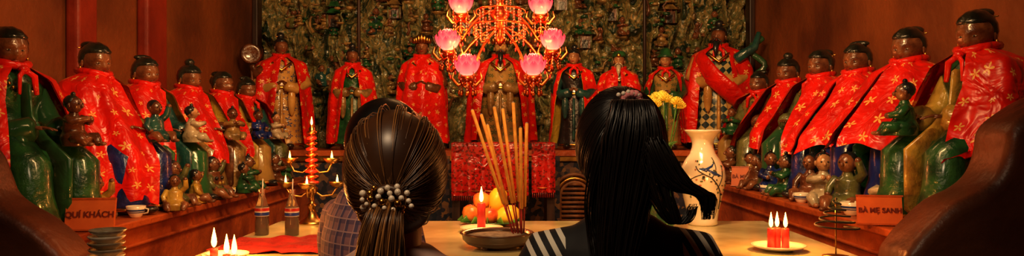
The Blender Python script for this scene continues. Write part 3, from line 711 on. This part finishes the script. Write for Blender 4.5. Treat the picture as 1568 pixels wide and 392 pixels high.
# incense burner + sticks
mb=MB(); mb.lathe([(.06,0),(.07,.004),(.10,.015),(.115,.03),(.118,.045),(.125,.05),(.12,.054),(.11,.05),(.105,.044)],(0,0,0),'burner',36)
mb.lathe([(.106,.042),(.06,.046),(.001,.048)],(0,0,0),'sand',24)
for k in range(3):
    a=2*pi*k/3; mb.ell((.08*cos(a),.08*sin(a),.010),(.014,.014,.01),'burner',10)
mb.obj('incense_burner_bowl',loc=(-.05,2.62,TZ))
mb=MB()
for (tx,tz,bx,by,ty) in ((-.135,1.26,.005,2.62,2.66),(-.105,1.245,.012,2.64,2.68),(-.06,1.27,.02,2.63,2.65),(-.032,1.265,.022,2.65,2.70),(.004,1.285,.03,2.64,2.66),(.028,1.2,.033,2.62,2.60),(.05,1.215,.04,2.65,2.66),(-.085,1.21,.0,2.66,2.70)):
    b=Vector((bx,by,.847)); t=Vector((tx,ty,tz)); m_=b.lerp(t,.24)
    mb.tube([b,m_],.0028,'stick_red',6); mb.tube([m_,t],.0056,'stick_yellow',8); mb.ell(t,.005,'sand',6)
mb.obj('incense_sticks')
# fruit dish
e=empty('fruit_dish',(-.09,3.24,TZ)); mb=MB(); plate(mb,0,0,0,.12,'glz_green')
def apple(x,y,z,r,m_): 
    mb.lathe([(r*.15,r*.08),(r*.5,0),(r*.9,r*.5),(r,r*1.05),(r*.85,r*1.55),(r*.45,r*1.8),(r*.1,r*1.62),(.001,r*1.6)],(x,y,z),m_,20); mb.tube([(x,y,z+r*1.6),(x+.004,y,z+r*2)],.0015,'darkwood',5)
for x,y,z,r,m_ in ((-.075,-.02,.012,.04,'apple'),(-.005,.05,.012,.036,'apple'),(-.035,-.03,.07,.036,'apple'),(-.075,.04,.012,.036,'apple'),(.05,.04,.012,.036,'mango'),(.0,-.06,.012,.035,'apple')): apple(x,y,z,r,m_)
old=mb.M
for x,y,z,a in ((.03,-.02,.105,20),(.07,-.045,.045,70)):
    mb.M=T(x,y,z)@R(a,'Y')@R(a,'Z')@S(1.25); mb.lathe([(.004,-.045),(.02,-.035),(.03,-.01),(.031,.012),(.022,.033),(.005,.043)],(0,0,0),'mango',20,cap1=True); 
mb.M=old
for k in range(9):
    a=-pi+k*.5; mb.tube([(.07*cos(a),.07*sin(a),.02),(.11*cos(a),.11*sin(a),.03),(.135*cos(a),.135*sin(a),.02)],[.006,.016,.002],'leaf',6,flat=.2)
mb.obj('fruit',parent=e)
# vase
vprof=[(.055,0),(.062,.006),(.06,.02),(.066,.06),(.08,.12),(.091,.17),(.0935,.20),(.088,.235),(.070,.27),(.052,.295),(.044,.32),(.043,.335),(.05,.36),(.066,.38),(.074,.388),(.073,.393),(.066,.388),(.05,.37),(.04,.34),(.001,.30)]
def vr(z):
    pr=vprof[:15]
    for (r0,z0),(r1,z1) in zip(pr,pr[1:]):
        if z<=z1: t=(z-z0)/(z1-z0); return r0+(r1-r0)*t
    return .05
e=empty('painted_porcelain_vase',(.788,3.24,TZ)); mb=MB(); mb.lathe(vprof,(0,0,0),'porcelain',48)
def on(a,z,o=.0006): r=vr(z)+o; return (r*sin(radians(a)),-r*cos(radians(a)),z)
def bez(a0,z0,a1,z1,bend,n=10): return [on(a0+(a1-a0)*t+bend*sin(pi*t),z0+(z1-z0)*t) for t in [i/n for i in range(n+1)]]
for a0,z0,a1,z1,bd,rr in ((50,.07,8,.20,12,.0028),(8,.20,-32,.245,-8,.0022),(25,.15,45,.24,5,.002),(10,.2,20,.28,8,.002),(-10,.215,-45,.19,-4,.0018),(35,.11,-10,.09,0,.002),(-5,.09,-35,.13,-6,.0016)):
    mb.tube(bez(a0,z0,a1,z1,bd),rr,'blackpaint',5)
rnd=random.Random(5)
for k in range(46):
    a=rnd.uniform(-50,62); z=rnd.uniform(.08,.27)
    if abs(a-5)>46 and z<.12: continue
    p=Vector(on(a,z,.0005)); mb.ell(p,(rnd.uniform(.003,.008),.002,rnd.uniform(.0025,.006)),rnd.choice(('leafpaint','flowerpaint','blackpaint','leafpaint')),7)
mb.tube([on(-22,.235,.001),on(-5,.23,.002),on(12,.245,.001),on(24,.262,.001)],[.002,.008,.005,.001],'bluepaint',8,flat=.4)
mb.tube([on(0,.23,.001),on(18,.215,.002),on(40,.205,.001)],[.003,.007,.001],'bluepaint',8,flat=.4)
mb.obj('vase_body',parent=e)
e=empty('chrysanthemum_bouquet',(.575,3.0,TZ)); mb=MB()
mb.lathe([(.04,0),(.045,.01),(.05,.08),(.035,.16),(.03,.2),(.038,.22)],(0,0,0),'glz_green',20)
rnd=random.Random(9)
for k in range(9):
    a=k*2.4; rr=.018*math.sqrt(k); c=Vector((rr*1.5*cos(a),rr*sin(a),.515-.008*k*.6))
    mb.tube([(0,0,.2),(c.x*.6,c.y*.6,.35),tuple(c)],.0025,'leaf',5)
    for q in range(46):
        b=q*2.399; t=q/46; d=Vector((cos(b)*math.sqrt(t),sin(b)*math.sqrt(t),1.05-t)).normalized()
        mb.tube([c,c+d*.012,c+d*.026+Vector((0,0,.003))],[.002,.004,.0016],'flower_yellow',4)
for k in range(8):
    a=k*.8; mb.tube([(0,0,.26),(.03*cos(a),.03*sin(a),.33+.01*(k%3)),(.06*cos(a),.06*sin(a),.35)],[.004,.015,.002],'leaf',6,flat=.2)
mb.obj('flowers_and_holder',parent=e)
# candelabra
e=empty('brass_oil_candelabra',(-.836,3.27,TZ)); mb=MB()
mb.lathe([(.055,0),(.056,.006),(.045,.014),(.03,.025),(.018,.05),(.014,.07),(.026,.08),(.012,.09),(.012,.12),(.022,.13),(.026,.15),(.012,.16),(.012,.40),(.002,.41)],(0,0,0),'brass',24,cap1=True)
for k in range(10):
    z=.165+.023*k; mb.lathe([(.01,0),(.030-.001*k,.004),(.031-.001*k,.012),(.01,.019)],(0,0,z),'redgold' if k%2 else 'glz_red',18)
for z,ro,angs in ((.165,.105,(0.1,3.3,-1.5)),(.265,.09,(-.2,3.2))):
    for a in angs:
        x,y=ro*cos(a),ro*sin(a)
        mb.tube([(0,0,z-.02),(x*.4,y*.4,z-.05),(x*.8,y*.8,z-.045),(x,y,z-.012)],.004,'brass',6)
        mb.lathe([(.004,-.014),(.02,-.01),(.033,.004),(.036,.012),(.032,.01),(.018,0),(.001,-.003)],(x,y,z),'brass',18)
        flame(mb,(x,y,z+.004),.7)
flame(mb,(0.0,.0,.412),.7)
mb.obj('candelabra_body',parent=e); plight('oil_lamp_light',(0.02,-.15,.33),2,e); plight('oil_lamp_light',(.0,-.16,.23),2,e)
# bottles
def bottle(x,y):
    e=empty('soda_bottle',(x,y,TZ)); mb=MB()
    mb.lathe([(.024,0),(.026,.004),(.0255,.05),(.023,.065),(.0255,.08),(.0255,.10),(.018,.125),(.0115,.145),(.0105,.165),(.0125,.168),(.0125,.172)],(0,0,0),'glass',28)
    mb.lathe([(.0225,.003),(.0235,.05),(.021,.065),(.0235,.08),(.023,.095),(.001,.095)],(0,0,0),'cola',24)
    mb.lathe([(.0262,.072),(.0266,.076),(.0266,.096),(.0258,.104)],(0,0,0),'label_white',28,cap0=False)
    mb.lathe([(.0265,.090),(.02675,.092),(.02675,.099),(.0262,.102)],(0,0,0),'label_red',28,cap0=False)
    mb.lathe([(.0265,.074),(.02675,.075),(.02675,.084),(.0267,.086)],(0,0,0),'label_blue',28,cap0=False)
    mb.tube([(.0,0,.10),(.004,-.002,.21)],.002,'label_white',6)
    mb.obj('bottle_body',parent=e)
bottle(-.935,2.93); bottle(-.82,2.92)
mb=MB(); mb.lathe([(.10,0),(.11,.004),(.14,.04),(.15,.058),(.153,.06),(.148,.057),(.136,.04),(.1,.008),(.001,.006)],(0,0,0),'steel',36); mb.obj('steel_basin',loc=(-.62,3.17,TZ))
mb=MB(); mb.lathe([(.07,0),(.07,.02),(.03,.04),(.03,.74),(.08,.77),(.085,.80),(.001,.80)],(0,0,0),'darkwood',24); mb.obj('round_stand',loc=(-1.06,2.05,0))
mb=MB()
for k in range(8): plate(mb,.002*sin(k*2),.002*cos(k),k*.0165,.046,'glz_white' if k%3 else 'porcelain')
mb.obj('saucer_stack',loc=(-1.06,2.05,.80))
# incense coil on wire stand
mb=MB(); mb.lathe([(.04,0),(.04,.006),(.006,.01)],(0,0,0),'brass',20,cap1=True); mb.tube([(0,0,.005),(0,0,.185)],.0022,'brass',6)
mb.tube([((.002+.0021*t)*cos(t),(.002+.0021*t)*sin(t),.182-.0029*t) for t in [k*.25 for k in range(130)]],.0028,'coil',6)
mb.obj('incense_coil',loc=(1.0,2.42,TZ))
# cups & jar
def cup(x,y,z,s=1):
    mb=MB(); mb.lathe([(.016*s,0),(.02*s,.004*s),(.03*s,.022*s),(.034*s,.042*s),(.032*s,.042*s),(.026*s,.02*s),(.001,.01*s)],(0,0,0),'porcelain',24)
    mb.lathe([(.0285*s,.018*s),(.0325*s,.030*s)],(0,0,0),'bluepaint',24,cap0=False)
    mb.tube([(.031*s,0,.034*s),(.045*s,0,.03*s),(.043*s,0,.018*s),(.028*s,0,.014*s)],.003*s,'porcelain',6); mb.obj('porcelain_teacup',loc=(x,y,z))
cup(-1.555,3.24,ZLL,1.15); cup(-1.555,3.74,ZLL,1.15); cup(-1.56,4.28,ZLL,1.1); cup(1.355,4.16,ZLR,1.15); cup(1.36,3.14,ZLR,1.3); cup(1.355,3.67,ZLR,1.1)
mb=MB(); mb.lathe([(.05,0),(.055,.01),(.04,.03),(.06,.05),(.066,.09),(.06,.12),(.05,.13),(.056,.14),(.05,.145),(.02,.135)],(0,0,0),'glz_brown',24)
for k in range(10):
    for q in range(3):
        a=2*pi*(k+.5*(q%2))/10; mb.ell((.064*cos(a),.064*sin(a),.06+.025*q),(.010,.010,.010),'glz_yellow' if q%2 else 'glz_black',8)
mb.obj('openwork_incense_jar',loc=(-1.575,4.08,ZLL))
# signs
def sign(name,loc,w,h,rz,txt,size):
    e=empty(name,loc,radians(rz)); mb=MB(); 
    old=mb.M; mb.M=R(-12,'X'); mb.box((-w/2,-.008,0),(w/2,.008,h),'signboard')
    mb.box((-w/2-.004,-.011,-.0),(w/2+.004,-.006,.006),'ledge_paint'); mb.box((-w/2-.004,-.011,h-.006),(w/2+.004,-.006,h),'ledge_paint'); mb.M=old
    mb.box((-.01,0.0,0),(.01,.05,.006),'signboard')
    mb.obj('board',parent=e)
    cu=bpy.data.curves.new('lettering','FONT'); cu.body=txt; cu.size=size; cu.align_x='CENTER'; cu.align_y='CENTER'; cu.extrude=.0008; cu.offset=.0006
    cu.materials.append(MATS['signtext']); t=bpy.data.objects.new('lettering',cu); scene.collection.objects.link(t); t.parent=e
    t.rotation_euler=(radians(90-12),0,0); t.location=(0,-.0105+h/2*sin(radians(12)),h/2*cos(radians(12)))
sign('wooden_sign',(-1.51,2.80,.832),.165,.118,8,'QUÍ KHÁCH',.030)
sign('wooden_sign',(1.315,2.80,.852),.15,.108,-12,'BÀ MẸ SANH',.025)
sign('wooden_sign',(1.355,4.66,.852),.10,.12,-25,'BÀ MỤ',.03)
# ------------------------------------------------------------------ people
def person(name, loc, rot, sc, shirt, hoff=(0,0,0), lap=False):
    e=empty(name,loc,rot,sc); hx,hy,hz=hoff
    a=MB()
    rings=[(.44,.165,.125,.01),(.52,.16,.12,.01),(.62,.135,.10,.0),(.80,.155,.11,0),(.90,.168,.105,.0),(.96,.15,.085,.005),(1.0,.105,.068,.005),(1.03,.066,.06,.0)]
    robe(a,rings,shirt,n=40,amp=.02,k=7)
    for sx in (-1,1):
        a.tube([(sx*.10,0,.945),(sx*.165,0,.94),(sx*.195,.0,.88),(sx*.21,-.01,.80),(sx*.215,-.03,.72)],[.06,.058,.056,.052,.05],shirt,16)
    o=a.obj('shirt',parent=e); remesh(o,.008,4)
    b=MB()
    for sx in (-1,1):
        if lap:
            b.tube([(sx*.213,-.02,.77),(sx*.215,-.03,.68),(sx*.19,-.06,.58),(sx*.13,-.13,.50),(sx*.11,-.16,.46)],[.04,.042,.038,.032,.024],'skin',14)
            hand(b,(sx*.11,-.155,.46),(-sx*.1,-.25,-1),(0,-1,.2),.16,'skin',side=sx,curl=.1)
        else:
            b.tube([(sx*.213,-.02,.77),(sx*.215,-.04,.66),(sx*.18,-.11,.64),(sx*.11,-.19,.68),(sx*.03,-.225,.74)],[.04,.042,.038,.032,.024],'skin',14)
            hand(b,(sx*.016,-.23,.745),(-sx*.06,-.25,1),(-sx,0,0),.165,'skin',side=sx,curl=-.05)
    b.tube([(0,.01,.98),(hx*.5,.005+hy*.5,1.03+hz*.5),(hx,-.005+hy,1.09+hz)],[.06,.052,.052],'skin',18)
    b.obj('arms_and_neck',parent=e)
    c=MB()
    c.ell((0,.01,.46),(.17,.13,.10),'pants',24)
    for sx in (-1,1):
        c.tube([(sx*.08,0,.46),(sx*.095,-.02,.26),(sx*.10,-.02,.08)],[.095,.085,.07],'pants',16)
        c.tube([(sx*.10,-.02,.075),(sx*.10,.16,.065),(sx*.10,.36,.05)],[.068,.06,.042],'pants',16)
    o=c.obj('trousers',parent=e); remesh(o,.01,5)
    d=MB()
    for sx in (-1,1): d.ell((sx*.10,.42,.035),(.038,.10,.03),'skin',14)
    d.obj('feet',parent=e)
    h=MB(); head(h,(0,0,0),.225,'skin',None,48)
    ho=h.obj('head',parent=e); ho.location=(hx,-.01+hy,1.165+hz)
    return e
def curves(name, paths, rad, mkey, parent, off=(0,0,0)):
    cu=bpy.data.curves.new(name,'CURVE'); cu.dimensions='3D'; cu.bevel_depth=rad; cu.bevel_resolution=0; cu.materials.append(MATS[mkey])
    for pts in paths:
        sp=cu.splines.new('POLY'); sp.points.add(len(pts)-1); n=len(pts)
        fl=[]
        for p in pts: fl += [p[0],p[1],p[2],1]
        sp.points.foreach_set('co',fl); sp.points.foreach_set('radius',[max(.25,1-.7*max(0,(i/(n-1)-.6)/.4)) for i in range(n)])
        sp.use_smooth=True
    o=bpy.data.objects.new(name,cu); scene.collection.objects.link(o); o.parent=parent; o.location=off; return o
def slerp(a,b,t):
    w=a.angle(b); 
    return (a*sin((1-t)*w)+b*sin(t*w))/sin(w)
def scalp(n, g, C, Rr, rnd, tiepos, jit=.03):
    out=[]
    for k in range(n):
        s=rnd.uniform(-1,1); ang=s*pi
        root=Vector((sin(ang)*.98,-cos(ang)*.75-.05,0.50*cos(ang)-.18+.12*(abs(sin(ang)))))
        if abs(s)>.72: root.z=-.72
        root=(root+Vector((rnd.gauss(0,.12),rnd.gauss(0,.12),rnd.gauss(0,.1)))).normalized()
        if root.angle(g)<.35 or root.angle(g)>2.9: continue
        off=1+rnd.uniform(0,.05); pts=[]; j=Vector((rnd.gauss(0,jit),rnd.gauss(0,jit),rnd.gauss(0,jit)))
        for i in range(15):
            t=i/14; d=slerp(root,g,t*.97)
            d=(d+j*sin(pi*t)).normalized(); q=off+.03*sin(pi*t)
            p=Vector((C[0]+d.x*Rr[0]*q,C[1]+d.y*Rr[1]*q,C[2]+d.z*Rr[2]*q))
            if t>.85: p=p.lerp(Vector(tiepos)+j*.25,(t-.85)/.15*.8)
            pts.append(p)
        out.append(pts)
    return out
def tail(n, ctrl, widths, rnd, wav=.004):
    out=[]; ctrl=[Vector(c) for c in ctrl]; m_=len(ctrl)
    for k in range(n):
        a=rnd.uniform(0,2*pi); rr=math.sqrt(rnd.random()); ph=rnd.uniform(0,6); L=rnd.uniform(.85,1.0); pts=[]
        N=(m_-1)*6
        for i in range(int(N*L)+1):
            u=i/6; q=min(int(u),m_-2); t=u-q
            A,B_,Cc,D=ctrl[max(q-1,0)],ctrl[q],ctrl[q+1],ctrl[min(q+2,m_-1)]
            p=.5*((2*B_)+(Cc-A)*t+(2*A-5*B_+4*Cc-D)*t*t+(3*B_-3*Cc+D-A)*t**3)
            w0=widths[q]; w1=widths[q+1]; wx=w0[0]*(1-t)+w1[0]*t; wy=w0[1]*(1-t)+w1[1]*t
            p=p+Vector((wx*rr*cos(a)+wav*sin(u*1.6+ph),wy*rr*sin(a)+wav*cos(u*1.3+ph),0)); pts.append(p)
        out.append(pts)
    return out
rnd=random.Random(21)
w1=person('kneeling_woman',(-.222,1.50,0),pi,.95,'shirt_pink')
C=(0,.005,1.178); Rr=(.096,.112,.126); g=Vector((-.04,.94,-.33)).normalized(); tie=(-.006,.125,1.132)
mb=MB(); mb.ell((C[0],C[1]+.012,C[2]+.006),(.092,.104,.116),'hair_brown',32); mb.ell((0,.03,1.11),(.076,.066,.06),'hair_brown',24); mb.obj('hair_base',parent=w1)
st=scalp(3200,g,C,Rr,rnd,tie); 
curves('hair_strands_dark',st[::3],.0015,'hair_brown',w1); curves('hair_strands_mid',st[1::3],.0014,'hair_mid',w1)
curves('hair_strands_gold',[s for i,s in enumerate(st[2::3]) if i%3<2],.0009,'hair_gold',w1)
tl=tail(560,[tie,(-.002,.165,1.10),(.004,.175,1.02),(.006,.165,.92),(.004,.15,.82),(.0,.14,.76)],[(.022,.018),(.032,.024),(.044,.03),(.038,.026),(.028,.02),(.01,.01)],rnd)
curves('ponytail_dark',tl[::3],.0015,'hair_brown',w1); curves('ponytail_mid',tl[1::3],.0014,'hair_mid',w1); curves('ponytail_gold',tl[2::3],.0012,'hair_gold',w1)
mb=MB(); 
for k in range(30):
    a=k*2.4; rr=.006+.0078*math.sqrt(k); 
    mb.ell((tie[0]+rr*cos(a)*1.05,tie[1]+.048-.022*(rr/.05)**2+rnd.uniform(-.004,.004),tie[2]-.002+rr*sin(a)*.62),rnd.uniform(.0045,.0072),'pearl' if k%4 else 'gold',10)
mb.tube([(tie[0]+.026*cos(a),tie[1]+.018,tie[2]+.02*sin(a)) for a in [2*pi*i/20 for i in range(21)]],.009,'hair_brown',8)
mb.obj('pearl_hair_tie',parent=w1)
w2=person('kneeling_woman',(.236,1.70,0),pi,.985,'shirt_black')
C=(0,.005,1.178); Rr=(.094,.112,.123); g=Vector((.0,.62,.78)).normalized(); tie=(.002,.098,1.262)
mb=MB(); mb.ell((C[0],C[1]+.012,C[2]+.006),(.092,.106,.116),'hair_dark',32); mb.ell((0,.035,1.11),(.074,.066,.06),'hair_dark',24); mb.obj('hair_base',parent=w2)
curves('hair_strands',scalp(1500,g,C,Rr,rnd,tie),.0014,'hair_dark',w2)
tl=tail(900,[tie,(.0,.15,1.272),(.0,.172,1.20),(.012,.165,1.08),(.022,.15,.96),(.022,.15,.84),(.015,.15,.74)],[(.016,.014),(.035,.018),(.056,.03),(.052,.03),(.040,.028),(.034,.025),(.02,.01)],rnd,.006)
tl+=tail(280,[(.0,.14,1.26),(-.03,.18,1.18),(-.07,.18,1.12),(-.11,.17,1.095),(-.148,.165,1.08),(-.150,.16,1.03)],[(.02,.015),(.035,.02),(.034,.02),(.03,.02),(.016,.012),(.008,.006)],rnd,.008)
tl+=tail(90,[(.0,.14,1.26),(-.03,.18,1.15),(-.06,.18,1.07),(-.085,.17,1.03),(-.11,.165,1.04),(-.125,.16,1.07)],[(.02,.015),(.03,.02),(.02,.015),(.014,.01),(.01,.01),(.006,.006)],rnd,.006)
tl+=tail(50,[(.0,.12,1.26),(.05,.15,1.2),(.075,.14,1.08),(.07,.14,.98),(.065,.14,.9)],[(.02,.015),(.02,.02),(.014,.01),(.012,.01),(.006,.01)],rnd,.006)
curves('ponytail',tl,.0014,'hair_dark',w2)
mb=MB()
for k in range(12):
    a=2*pi*k/12; mb.ell((tie[0]-.008+.016*cos(a),tie[1]+.022+.01*sin(a)*.4,tie[2]+.016+.011*sin(a)),(.008,.008,.008),'pinkcloth',8,nz=.3,seed=k)
for k in range(5): mb.ell((tie[0]-.02+.010*k,tie[1]+.028,tie[2]+.03-.003*abs(k-2)),.005,'pearl',8)
mb.obj('hair_tie',parent=w2)
ho=(-.05,-.04,-.045)
w3=person('kneeling_worshipper',(-.365,1.99,0),pi-radians(55),1.02,'plaid',hoff=ho,lap=True)
mb=MB(); mb.ell((0,.017,1.186),(.090,.102,.110),'hair_dark',28); o=mb.obj('hair_base',parent=w3); o.location=ho
curves('hair_strands',[p for p in scalp(700,Vector((0,.8,-.6)).normalized(),(0,.005,1.18),(.092,.108,.116),rnd,(0,.11,1.11),.02)],.0014,'hair_dark',w3,ho)
# ------------------------------------------------------------------ lights
def area(name,loc,tgt,e,col,sx,sy,spread=180):
    li=bpy.data.lights.new(name,'AREA'); li.energy=e; li.color=col; li.shape='RECTANGLE'; li.size=sx; li.size_y=sy; li.spread=radians(spread)
    o=bpy.data.objects.new(name,li); scene.collection.objects.link(o); o.location=loc
    o.rotation_euler=(Vector(tgt)-Vector(loc)).to_track_quat('-Z','Y').to_euler()
area('fill_light_front',(0,2.0,2.9),(0,6.0,1.55),62,(1,.58,.24),.9,.25,135)  # added fill with no visible fixture, aimed at the statues
area('fill_light_mid',(0,4.4,3.12),(0,5.2,0),11,(1,.52,.2),.9,.3)  # added overhead fill for the room, not a seen lamp
area('fill_light_rear',(-.5,.4,2.7),(-.1,1.6,1.1),5.5,(1,.7,.42),.5,.3,90)  # added fill behind the women, brightens their heads and hair
w=bpy.data.worlds.new('World'); scene.world=w; w.use_nodes=True
w.node_tree.nodes['Background'].inputs[0].default_value=(.3,.12,.05,1); w.node_tree.nodes['Background'].inputs[1].default_value=.03
cam=bpy.data.cameras.new('camera'); cam.lens=27.55; cam.sensor_width=36; cam.clip_start=.05
co=bpy.data.objects.new('camera',cam); scene.collection.objects.link(co); co.location=(0,0,1.2); co.rotation_euler=(radians(90),0,0)
scene.camera=co
